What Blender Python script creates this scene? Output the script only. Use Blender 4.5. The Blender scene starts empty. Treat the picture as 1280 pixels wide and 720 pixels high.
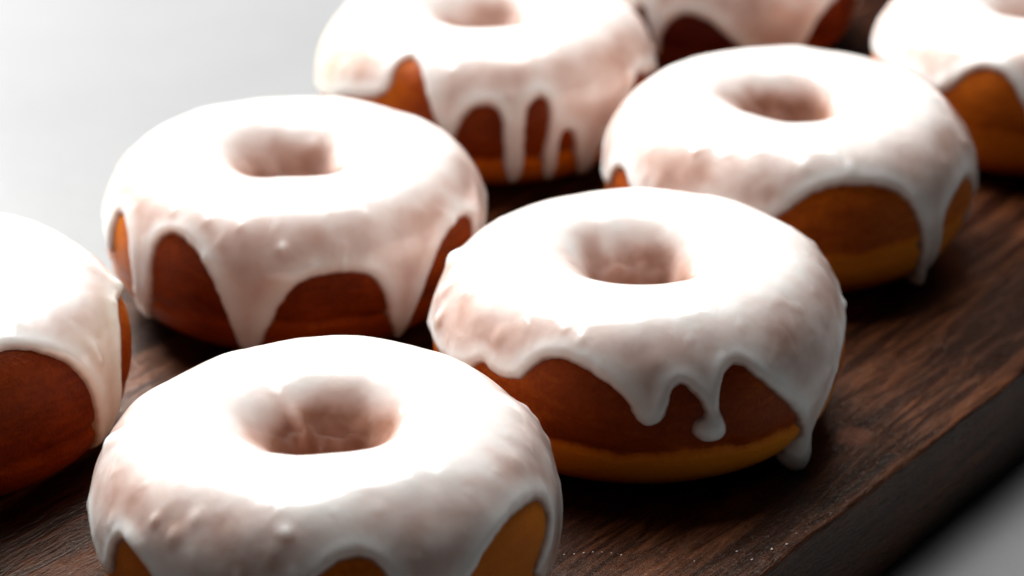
import bpy, bmesh, math, random
import numpy as np
from mathutils import Vector, Matrix
sc = bpy.context.scene
COL = sc.collection

# ---------------------------------------------------------------- camera, world, lamps, exposure
cam = bpy.data.cameras.new("camera"); co = bpy.data.objects.new("camera", cam); COL.objects.link(co)
co.location = (0, 0, 0.291738)
co.rotation_euler = (math.pi/2 - 0.427653, 0, 0)
cam.sensor_width = 36; cam.lens = 3717.73/1280*36
cam.clip_start = 0.02; cam.clip_end = 50
cam.dof.use_dof = True; cam.dof.focus_distance = 0.58; cam.dof.aperture_fstop = 13.5
sc.camera = co
w = bpy.data.worlds.new("World"); sc.world = w; w.use_nodes = True
w.node_tree.nodes["Background"].inputs[0].default_value = (0.98, 0.98, 1.0, 1)
w.node_tree.nodes["Background"].inputs[1].default_value = 0.010
sc.view_settings.view_transform = 'Standard'; sc.view_settings.look = 'None'
sc.view_settings.exposure = 0.15; sc.view_settings.gamma = 1.0
TARGET = Vector((0.0, 0.62, 0.02))
def area(name, az, el, dist, sx, sy, watts, col=(1, 1, 1), target=TARGET):
    """az: degrees left of straight behind the doughnuts, el: degrees above the table"""
    a, e = math.radians(az), math.radians(el)
    p = target + dist*Vector((-math.sin(a)*math.cos(e), math.cos(a)*math.cos(e), math.sin(e)))
    l = bpy.data.lights.new(name, 'AREA'); l.shape = 'RECTANGLE'; l.size = sx; l.size_y = sy
    l.energy = watts; l.color = col
    o = bpy.data.objects.new(name, l); COL.objects.link(o); o.location = p
    o.rotation_euler = (target-p).to_track_quat('-Z', 'Y').to_euler()
    return o
area("window_light", 36, 34, 1.15, 0.46, 0.32, 27, (1.0, 0.99, 0.975))
area("soft_top_light", 18, 66, 0.90, 0.80, 0.52, 11.0, (1.0, 0.99, 0.985))

# ---------------------------------------------------------------- helpers
def tag(o, label=None, cat=None, group=None, kind=None):
    if label: o["label"] = label
    if cat: o["category"] = cat
    if group: o["group"] = group
    if kind: o["kind"] = kind
    return o
def new_mat(name):
    m = bpy.data.materials.new(name); m.use_nodes = True
    nt = m.node_tree; b = nt.nodes["Principled BSDF"]
    return m, nt, b
def N(nt, typ, **kw):
    n = nt.nodes.new(typ)
    for k, v in kw.items():
        if k.startswith('i_'):
            n.inputs[k[2:].replace('_', ' ')].default_value = v
        else: setattr(n, k, v)
    return n
def ramp(nt, fac, stops):
    r = nt.nodes.new('ShaderNodeValToRGB'); nt.links.new(fac, r.inputs[0])
    el = r.color_ramp.elements
    while len(el) < len(stops): el.new(0.5)
    for e, (p, c) in zip(el, stops): e.position = p; e.color = (*c, 1) if len(c) == 3 else c
    return r
def grey(v): return (v, v, v)
def mapping(nt, src, scale, loc=(0, 0, 0)):
    m = nt.nodes.new('ShaderNodeMapping'); m.inputs['Scale'].default_value = scale; m.inputs['Location'].default_value = loc
    nt.links.new(src, m.inputs[0]); return m.outputs[0]
def noise(nt, vec, scale, detail=3, rough=0.5, dist=0):
    n = N(nt, 'ShaderNodeTexNoise'); n.inputs['Scale'].default_value = scale; n.inputs['Detail'].default_value = detail
    n.inputs['Roughness'].default_value = rough; n.inputs['Distortion'].default_value = dist
    nt.links.new(vec, n.inputs['Vector']); return n.outputs['Fac']
def math_n(nt, op, a, b=None, clamp=False):
    m = N(nt, 'ShaderNodeMath', operation=op); m.use_clamp = clamp
    for i, v in enumerate((a, b)):
        if v is None: continue
        if isinstance(v, (int, float)): m.inputs[i].default_value = v
        else: nt.links.new(v, m.inputs[i])
    return m.outputs[0]
def mixc(nt, fac, a, b, blend='MIX'):
    m = N(nt, 'ShaderNodeMix', data_type='RGBA', blend_type=blend)
    for k, v in ((0, fac), (6, a), (7, b)):
        if isinstance(v, (int, float)): m.inputs[k].default_value = v
        elif isinstance(v, tuple): m.inputs[k].default_value = (*v, 1)
        else: nt.links.new(v, m.inputs[k])
    return m.outputs[2]

# ---------------------------------------------------------------- materials
def mat_icing():
    m, nt, b = new_mat("sugar_glaze"); L = nt.links
    at = N(nt, 'ShaderNodeAttribute', attribute_name='thick')
    oc = N(nt, 'ShaderNodeTexCoord').outputs['Object']
    n1 = noise(nt, oc, 170, 2, 0.5, 0.3)
    f = math_n(nt, 'ADD', at.outputs['Fac'], math_n(nt, 'MULTIPLY', math_n(nt, 'SUBTRACT', n1, 0.5), 0.35))
    r = ramp(nt, f, [(0.0, (0.36, 0.185, 0.125)), (0.28, (0.62, 0.435, 0.37)), (0.55, (0.80, 0.69, 0.64)), (0.85, (0.88, 0.84, 0.805))])
    cr = N(nt, 'ShaderNodeAttribute', attribute_name='warm_glow')
    L.new(mixc(nt, cr.outputs['Fac'], r.outputs[0], (0.86, 0.76, 0.53)), b.inputs['Base Color'])  # tint paints warm light shining through the flank
    b.inputs['Subsurface Weight'].default_value = 0.9
    b.inputs['Subsurface Radius'].default_value = (1.0, 0.84, 0.74)
    b.inputs['Subsurface Scale'].default_value = 0.0048
    b.inputs['Roughness'].default_value = 0.24
    b.inputs['IOR'].default_value = 1.42
    b.inputs['Coat Weight'].default_value = 0.45; b.inputs['Coat Roughness'].default_value = 0.07
    n2 = noise(nt, oc, 240, 2, 0.45)
    n3 = noise(nt, oc, 2600, 2, 0.5)
    h = math_n(nt, 'ADD', math_n(nt, 'MULTIPLY', n2, 0.8), math_n(nt, 'MULTIPLY', n3, 0.02))
    bp = N(nt, 'ShaderNodeBump'); bp.inputs['Distance'].default_value = 0.00035; bp.inputs['Strength'].default_value = 0.5
    L.new(h, bp.inputs['Height']); L.new(bp.outputs[0], b.inputs['Normal'])
    return m
def mat_dough():
    m, nt, b = new_mat("fried_dough"); L = nt.links
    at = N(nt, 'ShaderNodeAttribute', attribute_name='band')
    oc = N(nt, 'ShaderNodeTexCoord').outputs['Object']
    streak = noise(nt, mapping(nt, oc, (75, 75, 260)), 1.4, 4, 0.6, 1.2)
    fine = noise(nt, oc, 900, 4, 0.6)
    blot = noise(nt, oc, 85, 3, 0.5)
    f = math_n(nt, 'ADD', at.outputs['Fac'], math_n(nt, 'MULTIPLY', math_n(nt, 'SUBTRACT', streak, 0.5), 0.26))
    f = math_n(nt, 'ADD', f, math_n(nt, 'MULTIPLY', math_n(nt, 'SUBTRACT', fine, 0.5), 0.22))
    f = math_n(nt, 'ADD', f, math_n(nt, 'MULTIPLY', math_n(nt, 'SUBTRACT', blot, 0.5), 0.34))
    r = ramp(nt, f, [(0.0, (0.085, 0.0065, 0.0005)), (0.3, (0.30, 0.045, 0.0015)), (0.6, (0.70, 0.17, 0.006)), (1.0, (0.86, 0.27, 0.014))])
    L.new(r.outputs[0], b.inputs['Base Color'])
    b.inputs['Subsurface Weight'].default_value = 0.3
    b.inputs['Subsurface Radius'].default_value = (1.0, 0.30, 0.08)
    b.inputs['Subsurface Scale'].default_value = 0.004
    L.new(ramp(nt, blot, [(0.3, grey(0.34)), (0.7, grey(0.52))]).outputs[0], b.inputs['Roughness'])
    b.inputs['IOR'].default_value = 1.33; b.inputs['Specular IOR Level'].default_value = 0.22
    h = math_n(nt, 'ADD', math_n(nt, 'MULTIPLY', streak, 0.45), math_n(nt, 'MULTIPLY', noise(nt, oc, 1300, 4, 0.65), 0.5))
    bp = N(nt, 'ShaderNodeBump'); bp.inputs['Distance'].default_value = 0.0006; bp.inputs['Strength'].default_value = 0.9
    L.new(h, bp.inputs['Height']); L.new(bp.outputs[0], b.inputs['Normal'])
    return m
def mat_wood():
    m, nt, b = new_mat("dark_walnut"); L = nt.links
    oc = N(nt, 'ShaderNodeTexCoord').outputs['Object']
    broad = noise(nt, mapping(nt, oc, (4, 38, 38)), 1.3, 4, 0.55, 0.8)
    grain = noise(nt, mapping(nt, oc, (32, 300, 300)), 1.0, 6, 0.7, 1.0)
    pores = noise(nt, mapping(nt, oc, (210, 1300, 1300)), 1.0, 3, 0.7, 0.6)
    f = math_n(nt, 'ADD', math_n(nt, 'MULTIPLY', broad, 0.55), math_n(nt, 'MULTIPLY', grain, 0.45))
    r = ramp(nt, f, [(0.30, (0.010, 0.0025, 0.0008)), (0.48, (0.018, 0.0038, 0.0009)), (0.70, (0.185, 0.055, 0.0155))])
    pr = ramp(nt, pores, [(0.38, grey(0.12)), (0.52, grey(1.0))])
    c = mixc(nt, 0.55, r.outputs[0], pr.outputs[0], 'MULTIPLY')
    # a round knot near the right edge
    mp = mapping(nt, oc, (1, 1.35, 0), KNOT)
    vl = N(nt, 'ShaderNodeVectorMath', operation='LENGTH'); L.new(mp, vl.inputs[0])
    kd = math_n(nt, 'ADD', math_n(nt, 'MULTIPLY', vl.outputs['Value'], 100), math_n(nt, 'MULTIPLY', math_n(nt, 'SUBTRACT', noise(nt, oc, 300, 3), 0.5), 0.35))
    k = ramp(nt, kd, [(0.38, grey(1)), (0.52, grey(0))])
    c = mixc(nt, math_n(nt, 'MULTIPLY', k.outputs[0], 0.6), c, (0.22, 0.07, 0.035))
    # a fine crack running with the grain
    sp = N(nt, 'ShaderNodeSeparateXYZ'); L.new(oc, sp.inputs[0])
    wv = math_n(nt, 'MULTIPLY', math_n(nt, 'SUBTRACT', noise(nt, oc, 140, 3, 0.6), 0.5), 0.006)
    yy = math_n(nt, 'ABSOLUTE', math_n(nt, 'ADD', math_n(nt, 'SUBTRACT', sp.outputs[1], CRACK[1]), wv))
    xx = math_n(nt, 'ABSOLUTE', math_n(nt, 'SUBTRACT', sp.outputs[0], CRACK[0]))
    ck = math_n(nt, 'MULTIPLY', math_n(nt, 'LESS_THAN', yy, 0.0005), math_n(nt, 'LESS_THAN', xx, CRACK[2]))
    c = mixc(nt, ck, c, (0.004, 0.002, 0.001))
    L.new(c, b.inputs['Base Color'])
    L.new(ramp(nt, grain, [(0.3, grey(0.26)), (0.7, grey(0.42))]).outputs[0], b.inputs['Roughness'])
    b.inputs['IOR'].default_value = 1.45; b.inputs['Specular IOR Level'].default_value = 0.5; b.inputs['Specular Tint'].default_value = (1.0, 0.76, 0.60, 1)
    h = math_n(nt, 'ADD', math_n(nt, 'MULTIPLY', grain, 0.8), math_n(nt, 'MULTIPLY', pores, 0.8))
    h = math_n(nt, 'ADD', h, math_n(nt, 'MULTIPLY', noise(nt, oc, 260, 4, 0.6), 0.4))
    bp = N(nt, 'ShaderNodeBump'); bp.inputs['Distance'].default_value = 0.0007; bp.inputs['Strength'].default_value = 0.55
    L.new(h, bp.inputs['Height']); L.new(bp.outputs[0], b.inputs['Normal'])
    return m
def mat_table():
    m, nt, b = new_mat("pale_tabletop"); L = nt.links
    oc = N(nt, 'ShaderNodeTexCoord').outputs['Object']
    n = noise(nt, oc, 9, 4, 0.6)
    L.new(ramp(nt, n, [(0.3, (0.235, 0.241, 0.242)), (0.7, (0.26, 0.266, 0.267))]).outputs[0], b.inputs['Base Color'])
    b.inputs['Roughness'].default_value = 0.33; b.inputs['Specular IOR Level'].default_value = 0.8
    bp = N(nt, 'ShaderNodeBump'); bp.inputs['Distance'].default_value = 0.0004; bp.inputs['Strength'].default_value = 0.3
    L.new(noise(nt, oc, 120, 4, 0.6), bp.inputs['Height']); L.new(bp.outputs[0], b.inputs['Normal'])
    return m

# ---------------------------------------------------------------- the setting: pale table and dark wooden board
ANG = math.radians(54.0); BD = Vector((math.cos(ANG), math.sin(ANG), 0)); BN = Vector((BD.y, -BD.x, 0))
B_R, B_L, B_S, B_E, B_T = -0.2575, -0.4520, 0.28, 0.83, 0.024      # right, left, start, end along the board, thickness
bc = BD*((B_S+B_E)/2) + BN*((B_R+B_L)/2)
def board_local(x, y):
    p = Vector((x, y, 0)) - bc
    return p.dot(BD), -p.dot(BN)
kx, ky = board_local(0.0725, 0.5640)
qx, qy = board_local(0.0712, 0.5426)
CRACK = (qx, qy, 0.016)
KNOT = (-kx, -1.35*ky, 0)

bm = bmesh.new(); S = 3.0
for x, y in ((-S, -S), (S, -S), (S, S), (-S, S)): bm.verts.new((x, y, 0))
bm.faces.new(bm.verts)
me = bpy.data.meshes.new("table"); bm.to_mesh(me); bm.free()
table = bpy.data.objects.new("table", me); COL.objects.link(table); table.location = (0, 0, -B_T)
me.materials.append(mat_table())
tag(table, "smooth pale grey table top under the dark wooden board", "table", kind="structure")

def make_board():
    hx, hy = (B_E-B_S)/2, (B_L-B_R)/2; hy = abs(hy)
    nx, ny = 260, 60
    rb = 0.0012
    bm = bmesh.new()
    # cross-section ring (y, z), rounded edges, swept along x with a slightly worn edge
    ring = []
    def arc(cy, cz, a0, a1, n=5):
        for i in range(n):
            a = math.radians(a0+(a1-a0)*i/(n-1)); ring.append((cy+rb*math.cos(a), cz+rb*math.sin(a)))
    arc(hy-rb, -rb, 90, 0); ring += [(hy, -B_T*0.33), (hy, -B_T*0.66)]; arc(hy-rb, -B_T+rb, 0, -90)
    arc(-hy+rb, -B_T+rb, -90, -180); ring += [(-hy, -B_T*0.66), (-hy, -B_T*0.33)]; arc(-hy+rb, -rb, 180, 90)
    rnd = random.Random(4)
    loops = []
    xs = np.linspace(-hx, hx, nx)
    wob = {s: gnoise(xs*60+s*9, xs*0+0.3, xs*0+0.7)*0.00045 + gnoise(xs*350+s*9, xs*0+1.3, xs*0+2.7)*0.00016 for s in (-1, 1)}
    for i, x in enumerate(xs):
        lp = []
        for (y, z) in ring:
            s = 1 if y > 0 else -1
            k = 1 if z > -B_T*0.5 else 0.3
            lp.append(bm.verts.new((x, y + s*wob[s][i]*k, z)))
        loops.append(lp)
    n = len(ring)
    for i in range(nx-1):
        for j in range(n):
            bm.faces.new((loops[i][j], loops[i][(j+1) % n], loops[i+1][(j+1) % n], loops[i+1][j]))
    bm.faces.new(loops[0][::-1]); bm.faces.new(loops[-1])
    bmesh.ops.recalc_face_normals(bm, faces=bm.faces)
    me = bpy.data.meshes.new("serving_board"); bm.to_mesh(me); bm.free()
    for p in me.polygons: p.use_smooth = len(p.vertices) == 4
    me.materials.append(mat_wood())
    o = bpy.data.objects.new("serving_board", me); COL.objects.link(o)
    o.location = bc; o.rotation_euler = (0, 0, ANG)
    return o

# ---------------------------------------------------------------- doughnut geometry (metres)
RC, TA, TI, HH, PE = 0.0245, 0.0194, 0.0158, 0.0196, 2.2        # ring centre radius, tube half width outside and inside, half height, squareness
def _profile():
    a = np.linspace(np.pi*1.5, -np.pi*0.5, 4001)     # bottom -> hole -> top -> outside -> bottom
    c, s = np.cos(a), np.sin(a)
    r = RC + np.where(c > 0, TA*np.abs(c)**(2/PE), -TI*np.abs(c)**(2/1.95))
    z = HH*np.sign(s)*np.abs(s)**(2/PE)
    r = r 
    L = np.concatenate([[0], np.cumsum(np.hypot(np.diff(r), np.diff(z)))])
    L -= L[2000]                                     # zero at the very top, positive down the outside
    return L, r, z
PL, PR, PZ = _profile()
_rng = np.random.RandomState(11)
_perm = _rng.permutation(256)
_grad = _rng.normal(size=(256, 3)); _grad /= np.linalg.norm(_grad, axis=1)[:, None]
def gnoise(x, y, z):
    xi, yi, zi = np.floor(x).astype(int), np.floor(y).astype(int), np.floor(z).astype(int)
    xf, yf, zf = x-xi, y-yi, z-zi
    f = lambda t: t*t*t*(t*(t*6-15)+10)
    u, v, w = f(xf), f(yf), f(zf)
    out = 0
    for i in (0, 1):
        for j in (0, 1):
            for k in (0, 1):
                h = _perm[(_perm[(_perm[(xi+i) & 255]+yi+j) & 255]+zi+k) & 255]
                g = _grad[h]
                d = g[..., 0]*(xf-i)+g[..., 1]*(yf-j)+g[..., 2]*(zf-k)
                out = out + d*(u if i else 1-u)*(v if j else 1-v)*(w if k else 1-w)
    return out*1.6
WIDE = {1: -0.0013, 4: 0.0006, 5: -0.0004, 6: 0.0005, 8: -0.0008}      # wider or tighter holes
TALL = {1: 1.03, 2: 1.035, 3: 0.985, 4: 1.03, 5: 1.03}             # how well each one rose
def base_point(th, s, seed, groove=1.0):
    """dough surface at angle th (0 = away from camera, grows anticlockwise through the left) and arc s"""
    r = np.interp(s, PL, PR); z = np.interp(s, PL, PZ)
    cx, cy = -np.sin(th), np.cos(th)
    o = seed*7.31
    big = gnoise(cx*1.1+o, cy*1.1, z*25+o)
    mid = gnoise(cx*r*70+o, cy*r*70, z*60+3)
    out = np.clip((r-RC)/TA, -1, 1)
    rr = r + out*(0.0009*big + 0.0004*mid)
    rr = rr + np.clip(-out, 0, 1)*0.0012*gnoise(cx*1.6+o, cy*1.6+4, z*60)
    rr = rr - np.clip(-out, 0, 1)*(-WIDE.get(seed, 0.0))
    # crease where the fried crust bulges over the paler waist
    zc = -0.0060 + 0.0016*gnoise(cx*2.5+o, cy*2.5+o, 0*z) + 0.0007*gnoise(cx*9+o, cy*9, 0*z)
    rr = rr - groove*np.clip(out, 0, 1)*0.0007*np.exp(-((z-zc)/0.0011)**2)
    zz = z*(1 + 0.05*gnoise(cx*0.9+o, cy*0.9+2, 0*z+1)) + 0.0004*mid
    zz = np.where(z < 0, z*(1+0*z), zz)
    zz = (zz + HH)*TALL.get(seed, 1.0)
    k = 0.0016                                        # sits flat on the board
    zz = np.where(zz < k, k*0.0 + zz*zz/(2*k) + k*0.0, zz - k/2)
    return cx*rr, cy*rr, zz
def normals(th, s, seed, e=2e-4, groove=1.0):
    a = np.array(base_point(th+e/0.03, s, seed, groove)) - np.array(base_point(th-e/0.03, s, seed, groove))
    b = np.array(base_point(th, s+e, seed, groove)) - np.array(base_point(th, s-e, seed, groove))
    n = np.cross(b, a, axis=0)
    n /= np.linalg.norm(n, axis=0)+1e-12
    return n

# lower edge of each glaze: (angle, arc in mm) measured from the photograph
EDGES = {
 1: [(1.7728,27.91), (1.9494,31.78), (2.0419,34.6), (2.1344,31.78), (2.147,27.56), (2.1849,24.75), (2.2354,23.93), (2.3111,24.98), (2.4036,26.86), (2.4709,30.37), (2.5381,37.53), (2.6643,37.53), (2.8157,30.02), (2.9545,26.97), (3.0806,25.45), (3.1773,22.4), (3.2446,19.94), (3.3287,19.24), (3.396,20.17), (3.4465,22.64), (3.4843,27.44), (3.5474,33.54), (3.6399,35.3), (3.724,31.55), (3.825,27.68), (3.9006,24.51), (4.0142,22.05), (4.1782,20.76), (4.3885,22.17), (4.4137,26.15), (4.359,29.32), (4.2665,31.9), (4.2076,34.13), (4.4179,40.34), (4.5651,38.93), (4.5861,34.36)],
 2: [(1.7433,28.38), (1.9872,29.44), (2.1555,28.5), (2.248,25.57), (2.2774,24.51), (2.3405,25.57), (2.4414,25.92), (2.5297,24.75), (2.576,21.82), (2.6475,19.35), (2.74,18.77), (2.8577,19.94), (2.9671,22.4), (3.0512,25.1), (3.089,28.62), (3.1227,30.37), (3.1689,30.61), (3.2194,29.2), (3.2488,25.68), (3.2572,22.99), (3.2993,22.17), (3.3455,23.46), (3.4002,26.74), (3.4128,29.44), (3.3624,30.02), (3.3455,32.37), (3.375,34.24), (3.4339,35.3), (3.5011,34.83), (3.5222,32.6), (3.5011,30.26), (3.4759,28.5), (3.4885,24.28), (3.539,20.41), (3.6063,20.06), (3.6694,23.34), (3.7829,27.91), (3.8922,32.6), (3.97,37), (4.03,41), (4.025,43.2), (3.97,45.5), (3.97,48.8), (4.04,51), (4.12,50.5), (4.17,48), (4.165,45), (4.12,42.5), (4.14,38.5), (4.2034,35.53), (4.2959,31.43), (4.4053,27.8), (4.5987,25.68), (4.7291,23.34)],
 3: [(1.6929,27.21), (1.8779,31.55), (1.9578,32.95), (1.941,25.45), (1.9368,21.23), (2.0461,20.88), (2.1891,25.33), (2.2396,33.89), (2.0924,44.56), (2.1807,46.2), (2.2143,46.79), (2.3825,35.53), (2.3994,29.55), (2.3994,23.11), (2.433,19.82), (2.5087,18.53), (2.5928,19.12), (2.7106,22.52), (2.7947,28.15), (2.8493,34.48), (2.8661,41.28), (2.8577,47.73), (2.904,51.01), (3.0049,45.27), (3.0554,38.23), (3.1395,30.84), (3.2278,26.51), (3.3329,25.22), (3.4927,25.45), (3.5852,26.74), (3.6441,29.79), (3.6736,33.77), (3.6988,39.52), (3.8376,50.42), (3.8922,50.07), (3.8502,41.63), (3.9049,33.89), (4.0142,26.86), (4.1361,23.22), (4.3001,21.93), (4.3885,23.93), (4.3674,28.03), (4.3464,32.37), (4.4557,32.49), (4.6324,27.09)],
 4: [(3.4212,15.48), (3.4675,23.22), (3.5348,24.86), (3.6273,18.42), (3.7619,13.96), (3.8838,14.66), (3.9848,16.89), (4.0857,19.7), (4.1572,23.46), (4.1992,27.44), (4.2245,32.84), (4.2497,38.58), (4.3254,45.27), (4.2749,46.2), (4.2959,45.85), (4.4011,43.86), (4.481,37.53), (4.4726,28.97), (4.5987,22.05), (4.7165,19.24), (4.9646,21.82), (4.994,20.76)],
 5: [(1.5247,28.97), (1.5751,33.54), (1.8527,30.84), (1.8527,27.56), (1.9158,24.75), (2.0209,24.75), (2.084,27.8), (2.3026,29.2), (2.4793,28.73), (2.6307,24.98), (2.7652,26.62), (2.8661,28.62), (2.9629,26.51), (3.0428,24.16), (3.1016,21.93), (3.2068,19.47), (3.3413,18.3), (3.518,19.12), (3.6567,21.11), (3.7366,24.75), (3.7955,29.79), (3.8292,34.71), (3.8544,40.34), (3.9259,48.43), (3.8964,48.78), (3.9427,48.2), (4.0268,46.91), (4.0478,42.45), (4.0016,35.18), (4.0016,30.49), (4.0941,27.21), (4.2413,25.68), (4.3296,26.62), (4.5525,38), (4.338,41.04), (4.3296,41.28), (4.4684,38.82), (4.4684,32.95)],
 6: [(1.7517,32.6), (2.0041,31.08), (2.1807,27.68), (2.3195,26.74), (2.4036,25.45), (2.4709,24.63), (2.5381,22.4), (2.5381,17.83), (2.5423,14.55), (2.5886,12.67), (2.6685,13.49), (2.74,17.83), (2.8031,23.34), (2.8577,29.08), (2.9208,32.72), (2.9629,32.6), (2.9881,29.55), (3.0217,26.04), (3.0806,23.81), (3.1479,23.22), (3.2152,24.51), (3.2362,27.8), (3.2404,34.83), (3.2614,45.27), (3.3203,49.6), (3.3666,45.73), (3.3582,35.18), (3.3666,27.44), (3.3918,23.93), (3.4507,22.05), (3.5011,23.11), (3.5096,26.74), (3.4927,31.78), (3.4717,37.29), (3.4927,45.38), (3.6189,52.3), (3.5937,45.15), (3.5684,36.35), (3.5852,32.02), (3.6273,31.43), (3.6694,34.01), (3.6904,40.46), (3.8207,51.25), (3.8502,51.01), (3.9427,50.31), (3.8544,41.51), (3.9301,36.71), (4.0899,37.29), (4.1319,28.97), (4.2371,24.28), (4.3464,24.98), (4.4011,27.33)],
 7: [(2.6769,25.33), (2.7484,33.54), (2.7736,41.4), (2.7947,34.24), (2.8451,28.73), (2.9587,26.04), (3.0764,27.33), (3.1731,30.84), (3.2951,35.89), (3.4381,41.28), (3.6147,43.74), (3.7114,41.04), (3.7787,36.35), (3.8376,30.73), (4.0226,27.44), (4.1824,26.51), (4.5356,34.01), (4.5441,39.17)],
 8: [(1.4111,23.57), (1.449,26.51), (1.6508,27.44), (1.9872,25.68), (2.1723,24.86), (2.3153,27.21), (2.3994,26.15), (2.4709,23.34), (2.5129,20.53), (2.5802,18.65), (2.6727,17.83), (2.7568,19), (2.8241,21.93), (2.8914,26.51), (2.9545,32.72), (3.0302,36.59), (3.1101,33.19), (3.1857,24.63), (3.3119,24.04), (3.4086,28.15)],
}
CENTRES = {1:(-.0353,.4976),2:(.0268,.5740),3:(-.0502,.6362),4:(-.1245,.5626),5:(.0667,.6665),6:(-.0065,.7345),7:(.0555,.8110),8:(.1392,.7390)}

board = make_board()
tag(board, "dark walnut serving board with a worn edge, lying under all the doughnuts", "serving board")
def chaikin(p, it=3):
    for _ in range(it):
        q = [p[0]]
        for a, b in zip(p[:-1], p[1:]):
            q += [0.75*a+0.25*b, 0.25*a+0.75*b]
        q.append(p[-1]); p = np.array(q)
    return np.array(p)
RE = 0.0436
def full_edge(pts, seed):
    """traced lower edge of the glaze (angle, arc in mm) completed round the back, as one period of a closed curve"""
    rnd = random.Random(seed*17+3)
    P = [(t, s/1000) for t, s in pts]
    t, tend = P[-1][0]+0.16, P[0][0]+2*math.pi-0.16
    low = False
    while t < tend:
        P.append((t, rnd.uniform(0.031, 0.041) if low else rnd.uniform(0.021, 0.027)))
        if low: t += rnd.uniform(0.08, 0.12); P.append((t, P[-1][1]))
        t += rnd.uniform(0.10, 0.22); low = not low
    P.append((P[0][0]+2*math.pi, P[0][1]))
    P = np.array(P); P[:, 0] *= RE
    return chaikin(P)
def signed_dist(poly, x, y):
    """positive above the curve (covered with glaze); x periodic"""
    per = 2*math.pi*RE
    d = np.full(x.shape, 1.0); inside = np.zeros(x.shape, bool)
    for sh in (-per, 0, per):
        ax, ay = poly[:-1, 0]+sh, poly[:-1, 1]; bx, by = poly[1:, 0]+sh, poly[1:, 1]
        for i in range(len(ax)):
            lo, hi = min(ax[i], bx[i])-0.006, max(ax[i], bx[i])+0.006
            c0, c1 = np.searchsorted(x[:, 0], (lo, hi))
            if c1 <= c0: continue
            X, Y = x[c0:c1], y[c0:c1]
            dx, dy = bx[i]-ax[i], by[i]-ay[i]; l2 = dx*dx+dy*dy+1e-18
            t = np.clip(((X-ax[i])*dx+(Y-ay[i])*dy)/l2, 0, 1)
            dd = np.hypot(X-ax[i]-t*dx, Y-ay[i]-t*dy)
            d[c0:c1] = np.minimum(d[c0:c1], dd)
            # vertical ray downwards (towards larger s): odd number of crossings = covered
            if ax[i] != bx[i]:
                l, h = sorted((ax[i], bx[i]))
                e0, e1 = np.searchsorted(x[:, 0], (l, h))
                if e1 > e0:
                    X2, Y2 = x[e0:e1], y[e0:e1]
                    yc = ay[i]+(X2-ax[i])*dy/dx
                    inside[e0:e1] ^= (yc > Y2)
    return np.where(inside, d, -d)
def grid_mesh(name, co3, mat, parent, attrs, closed_s):
    nt_, ns = co3.shape[1:]
    me = bpy.data.meshes.new(name)
    v = co3.reshape(3, -1).T
    i = np.arange(nt_)[:, None]; j = np.arange(ns if closed_s else ns-1)[None, :]
    i2 = (i+1) % nt_; j2 = (j+1) % ns
    f = np.stack(np.broadcast_arrays(i*ns+j, i*ns+j2, i2*ns+j2, i2*ns+j), -1).reshape(-1, 4)
    me.vertices.add(len(v)); me.vertices.foreach_set("co", v.astype(np.float32).ravel())
    me.loops.add(f.size); me.loops.foreach_set("vertex_index", f.ravel().astype(np.int32))
    me.polygons.add(len(f)); me.polygons.foreach_set("loop_start", (np.arange(len(f))*4).astype(np.int32))
    me.polygons.foreach_set("loop_total", np.full(len(f), 4, np.int32))
    me.polygons.foreach_set("use_smooth", np.ones(len(f), bool))
    me.update(calc_edges=True); me.validate()
    for k, a in attrs.items():
        at = me.attributes.new(k, 'FLOAT', 'POINT'); at.data.foreach_set("value", a.astype(np.float32).ravel())
    me.materials.append(mat)
    o = bpy.data.objects.new(name, me); COL.objects.link(o); o.parent = parent
    return o
ICING, DOUGH = mat_icing(), mat_dough()
SMIN, SMAX = PL[0], PL[-1]
def sstep(x): x = np.clip(x, 0, 1); return x*x*(3-2*x)
# strength and height of the paler waist of each doughnut
# warm light through the glaze, tinted into one flank's colour: angle, amount
WARM_GLOW = {6: (1.65, .75), 4: (4.55, .35), 3: (1.5, .2)}
CRUST = {1: .58, 2: .34, 3: .18, 4: .15, 5: .44, 6: .20, 7: .08, 8: .42}
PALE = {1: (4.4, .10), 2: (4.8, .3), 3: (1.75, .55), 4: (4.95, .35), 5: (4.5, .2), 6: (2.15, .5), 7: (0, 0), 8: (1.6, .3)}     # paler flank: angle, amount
BAND = {1: (.55, 0), 2: (.66, 0), 3: (.12, 0), 4: (.10, 0), 5: (.72, .003), 6: (.35, 0), 7: (.08, 0), 8: (.5, .003)}
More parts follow.
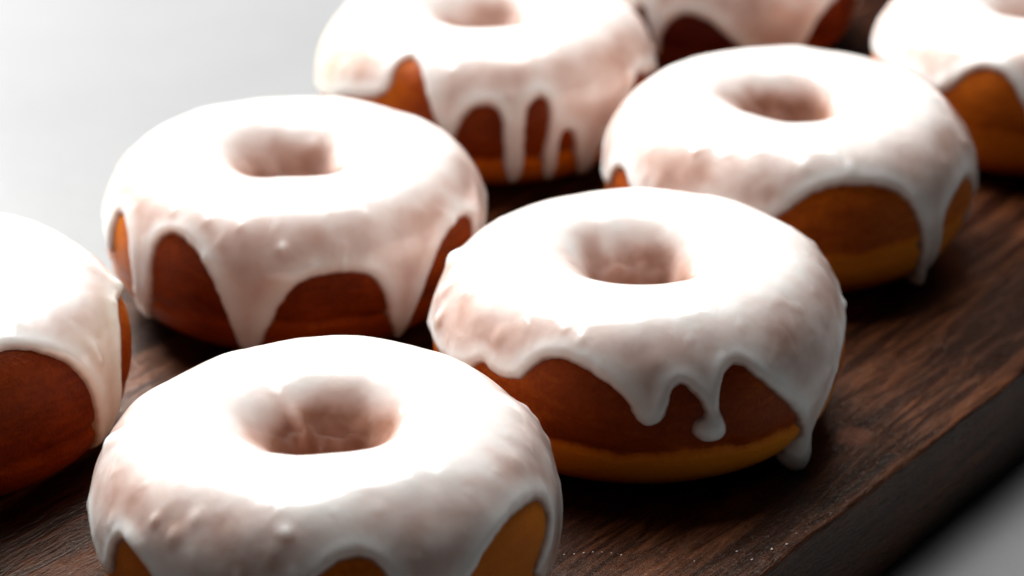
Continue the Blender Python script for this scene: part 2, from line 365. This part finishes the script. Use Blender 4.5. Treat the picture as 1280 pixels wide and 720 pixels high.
# how thin the glaze is down inside each hole, with shade painted in
HOLE = {1: 1.0, 2: .75, 3: .7, 4: .8, 5: .9, 6: .6, 7: .8, 8: .6}
def make_doughnut(seed, x, y, label, res, bumps):
    root = bpy.data.objects.new("glazed_doughnut", None); COL.objects.link(root); root.location = (x, y, 0)
    root.empty_display_size = 0.02
    tag(root, label, "doughnut", "glazed doughnuts on the wooden board")
    # dough ring
    th = np.linspace(0, 2*math.pi, 320, endpoint=False); s = np.linspace(SMIN, SMAX, 120, endpoint=False)
    TH, S = np.meshgrid(th, s, indexing='ij')
    p = np.array(base_point(TH, S, seed))
    cx, cy = -np.sin(TH), np.cos(TH); o = seed*7.31
    zc = HH - 0.0060 + BAND[seed][1] + 0.0016*gnoise(cx*2.5+o, cy*2.5+o, 0*cx) + 0.0007*gnoise(cx*9+o, cy*9, 0*cx) + 0.0005*gnoise(cx*30+o, cy*30, 0*cx)
    out = np.clip((np.hypot(p[0], p[1])-RC)/TA, 0, 1)
    band = CRUST[seed] + BAND[seed][0]*sstep((zc+0.0004-p[2])/0.0026)*sstep((p[2]-0.001-BAND[seed][1])/0.006)*sstep(out*1.4)
    band = band + 0.16*gnoise(cx*1.4+o, cy*1.4, 0*cx+5)
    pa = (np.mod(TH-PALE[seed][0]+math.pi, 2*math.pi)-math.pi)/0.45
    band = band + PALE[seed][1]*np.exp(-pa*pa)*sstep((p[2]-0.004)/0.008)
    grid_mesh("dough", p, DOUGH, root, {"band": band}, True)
    # glaze shell
    nt_, ns = int(760*res), int(270*res)
    th = np.linspace(0, 2*math.pi, nt_, endpoint=False)
    s = np.linspace(SMIN*0.97, SMAX*0.985, ns)
    TH, S = np.meshgrid(th, s, indexing='ij')
    poly = full_edge(EDGES[seed], seed)
    X = TH*RE
    cx, cy = -np.sin(TH), np.cos(TH)
    b = np.array(base_point(TH, S, seed, 0.0))
    rag = 0.00025*gnoise(b[0]*500, b[1]*500, b[2]*500+o) 
    d1 = signed_dist(poly, X, S) + rag
    s_in = SMIN*0.80 + 0.0035*gnoise(cx*2.2+o, cy*2.2, 0*cx+9)
    d2 = S - s_in + rag
    d = np.minimum(d1, d2)
    w = 0.0022
    prof = np.sqrt(np.clip(1-(1-np.clip(d/w, 0, 1))**2, 0, 1))
    r = np.hypot(b[0], b[1])
    q = lambda a, c, k=0: gnoise(b[0]*a+o+k, b[1]*a+k, b[2]*c+k)
    blot = q(75, 75) + 0.6*q(170, 150, 3) + 0.08*q(420, 380, 8)
    runs = gnoise(TH*RE*330+o, S*75, 0*S+seed)            # streaks that ran down the shoulder
    shoulder = sstep((S-0.006)/0.008)*(1-sstep((S-0.030)/0.010))
    bead = np.exp(-((d1-0.0016)/0.0013)**2)*sstep(d1/0.0008)
    bead2 = np.exp(-((d1-0.0022)/0.0022)**2)
    T = 0.00095 + 0.00022*blot + 0.00016*bead + shoulder*0.00003*runs
    hole = HOLE[seed]*sstep((-S-0.0035+0.003*q(110, 110, 31))/0.0165)
    T = T - 0.00025*hole
    ridge = q(260, 120, 21)
    T = T + 0.00016*sstep((ridge-0.3)/0.5)*shoulder
    rb = random.Random(seed*5+1)
    bl = list(bumps)
    for _ in range(14): bl.append((rb.uniform(0, 6.283), rb.uniform(0.005, 0.027), rb.uniform(0.0014, 0.0034), rb.uniform(0.00008, 0.00032)))
    for _ in range(22): bl.append((rb.uniform(0, 6.283), rb.uniform(0.014, 0.024), rb.uniform(0.0009, 0.0017), rb.uniform(0.00025, 0.0005)))
    for _ in range(7): bl.append((rb.uniform(0, 6.283), rb.uniform(-0.022, -0.010), rb.uniform(0.0016, 0.0028), rb.uniform(0.0002, 0.0006)))
    for (bt, bs, br, bh) in bl:
        dx = (np.mod(TH-bt+math.pi, 2*math.pi)-math.pi)*r; dy = S-bs
        T = T + bh*np.exp(-(dx*dx+dy*dy*0.7)/(br*br))*(d > 0)
    off = np.where(d > 0, 0.00002+T*prof, np.maximum(d*0.9, -0.0016))
    n = normals(TH, S, seed, 3e-4, 0.0)
    g = b + n*off
    # never below the board
    g[2] = np.maximum(g[2], 0.00005 + 0*g[2])
    # how much the glaze hides the dough: thick beads and the top are white, thin sheets let it show through
    top = 1-sstep((S-0.007)/0.010)
    opac = 0.41 + 0.45*top + 0.38*bead2 + 0.17*blot - 1.05*hole  # hole term also paints the shade inside the hole
    opac = opac*sstep(0.25+d/0.0012)
    opac = opac + 0.35*np.clip((T-0.0013)/0.0006, 0, 1)
    ct, ca = WARM_GLOW.get(seed, (0, 0))
    cd = (np.mod(TH-ct+math.pi, 2*math.pi)-math.pi)/0.38
    warm_glow = ca*np.exp(-cd*cd)*sstep((S-0.012)/0.008)
    grid_mesh("icing", g, ICING, root, {"thick": np.clip(opac, 0, 1), "warm_glow": warm_glow}, True)
    return root
# bumps: (angle, arc, radius, height)
ROWS = [
 (1, "sharp foreground doughnut nearest the camera, cut off by the bottom of the photo", 1.15, [(1.62, 0.016, .0022, .0014)]),
 (2, "centre doughnut with three long glaze drips ending in round beads above the board", 1.15, [(1.38, .017, .002, .0012), (1.72, .0185, .0018, .001), (1.85, .0225, .0018, .001), (4.07, .0475, .0036, .0046), (3.43, .033, .0022, .0010), (3.17, .0285, .0022, .0007)]),
 (3, "whole doughnut with wide bare arches, left of centre beside the pale table", 0.9, []),
 (4, "partly cropped doughnut at the left edge of the photo, one big bare arch in front", 0.9, [(4.9, .019, .002, .001)]),
 (5, "whole doughnut right of centre with one wide bare arch and a long pointed drip", 0.9, [(3.90, .0470, .0024, .0042)]),
 (6, "blurred doughnut at the top centre with several narrow parallel drips", 0.75, []),
 (7, "blurred doughnut farthest back, mostly hidden, only its lower front showing at the top", 0.7, []),
 (8, "blurred doughnut cropped by the upper right corner with orange dough on its left rim", 0.75, []),
]
for seed, label, res, bumps in ROWS:
    x, y = CENTRES[seed]
    make_doughnut(seed, x, y, label, res, bumps)

# ---------------------------------------------------------------- tiny flecks of dried glaze on the board
def mat_fleck():
    m, nt, b = new_mat("dried_glaze")
    oc = N(nt, 'ShaderNodeTexCoord').outputs['Object']
    nt.links.new(ramp(nt, noise(nt, oc, 900, 2), [(0.3, (0.42, 0.30, 0.24)), (0.7, (0.66, 0.56, 0.50))]).outputs[0], b.inputs['Base Color'])
    b.inputs['Roughness'].default_value = 0.35
    return m
FLECK = mat_fleck()
def fleck_mesh(k):
    rnd = random.Random(k)
    bm = bmesh.new(); bmesh.ops.create_icosphere(bm, subdivisions=2, radius=0.5)
    for v in bm.verts:
        f = 1 + 0.35*math.sin(v.co.x*7+k)*math.cos(v.co.y*6-k) + rnd.uniform(-.08, .08)
        v.co = Vector((v.co.x*f, v.co.y*f*0.7, max(v.co.z*f*0.55, -0.12)))
    me = bpy.data.meshes.new("glaze_fleck"); bm.to_mesh(me); bm.free()
    for p in me.polygons: p.use_smooth = True
    me.materials.append(FLECK); return me
FM = [fleck_mesh(k) for k in range(4)]
rnd = random.Random(8)
def fleck(x, y, s, label, group, k):
    o = bpy.data.objects.new("glaze_fleck", FM[k % 4]); COL.objects.link(o)
    o.location = (x, y, 0.12*s); o.scale = (s, s, s); o.rotation_euler = (0, 0, rnd.uniform(0, 6.28))
    tag(o, label, "glaze fleck", group)
for k, (x, y, s) in enumerate([(.0515, .515, .0008), (.0445, .5141, .0006), (.0546, .517, .0007), (.0570, .5215, .0005), (.0473, .5109, .0006), (.0359, .5103, .0005)]):
    fleck(x, y, s, "tiny pale fleck of dried glaze near the right edge of the board", "glaze flecks near the right edge of the board", k)
for k, (x, y, s) in enumerate([(.0103, .5128, .0005), (.0123, .5131, .0004), (.0142, .5136, .0005), (.0160, .5139, .0004), (.0178, .5138, .0005), (.0197, .5135, .0004), (.0216, .5128, .0004)]):
    fleck(x, y, s, "tiny fleck in the short row of dried glaze beside the foreground doughnut", "row of glaze flecks beside the foreground doughnut", k+1)
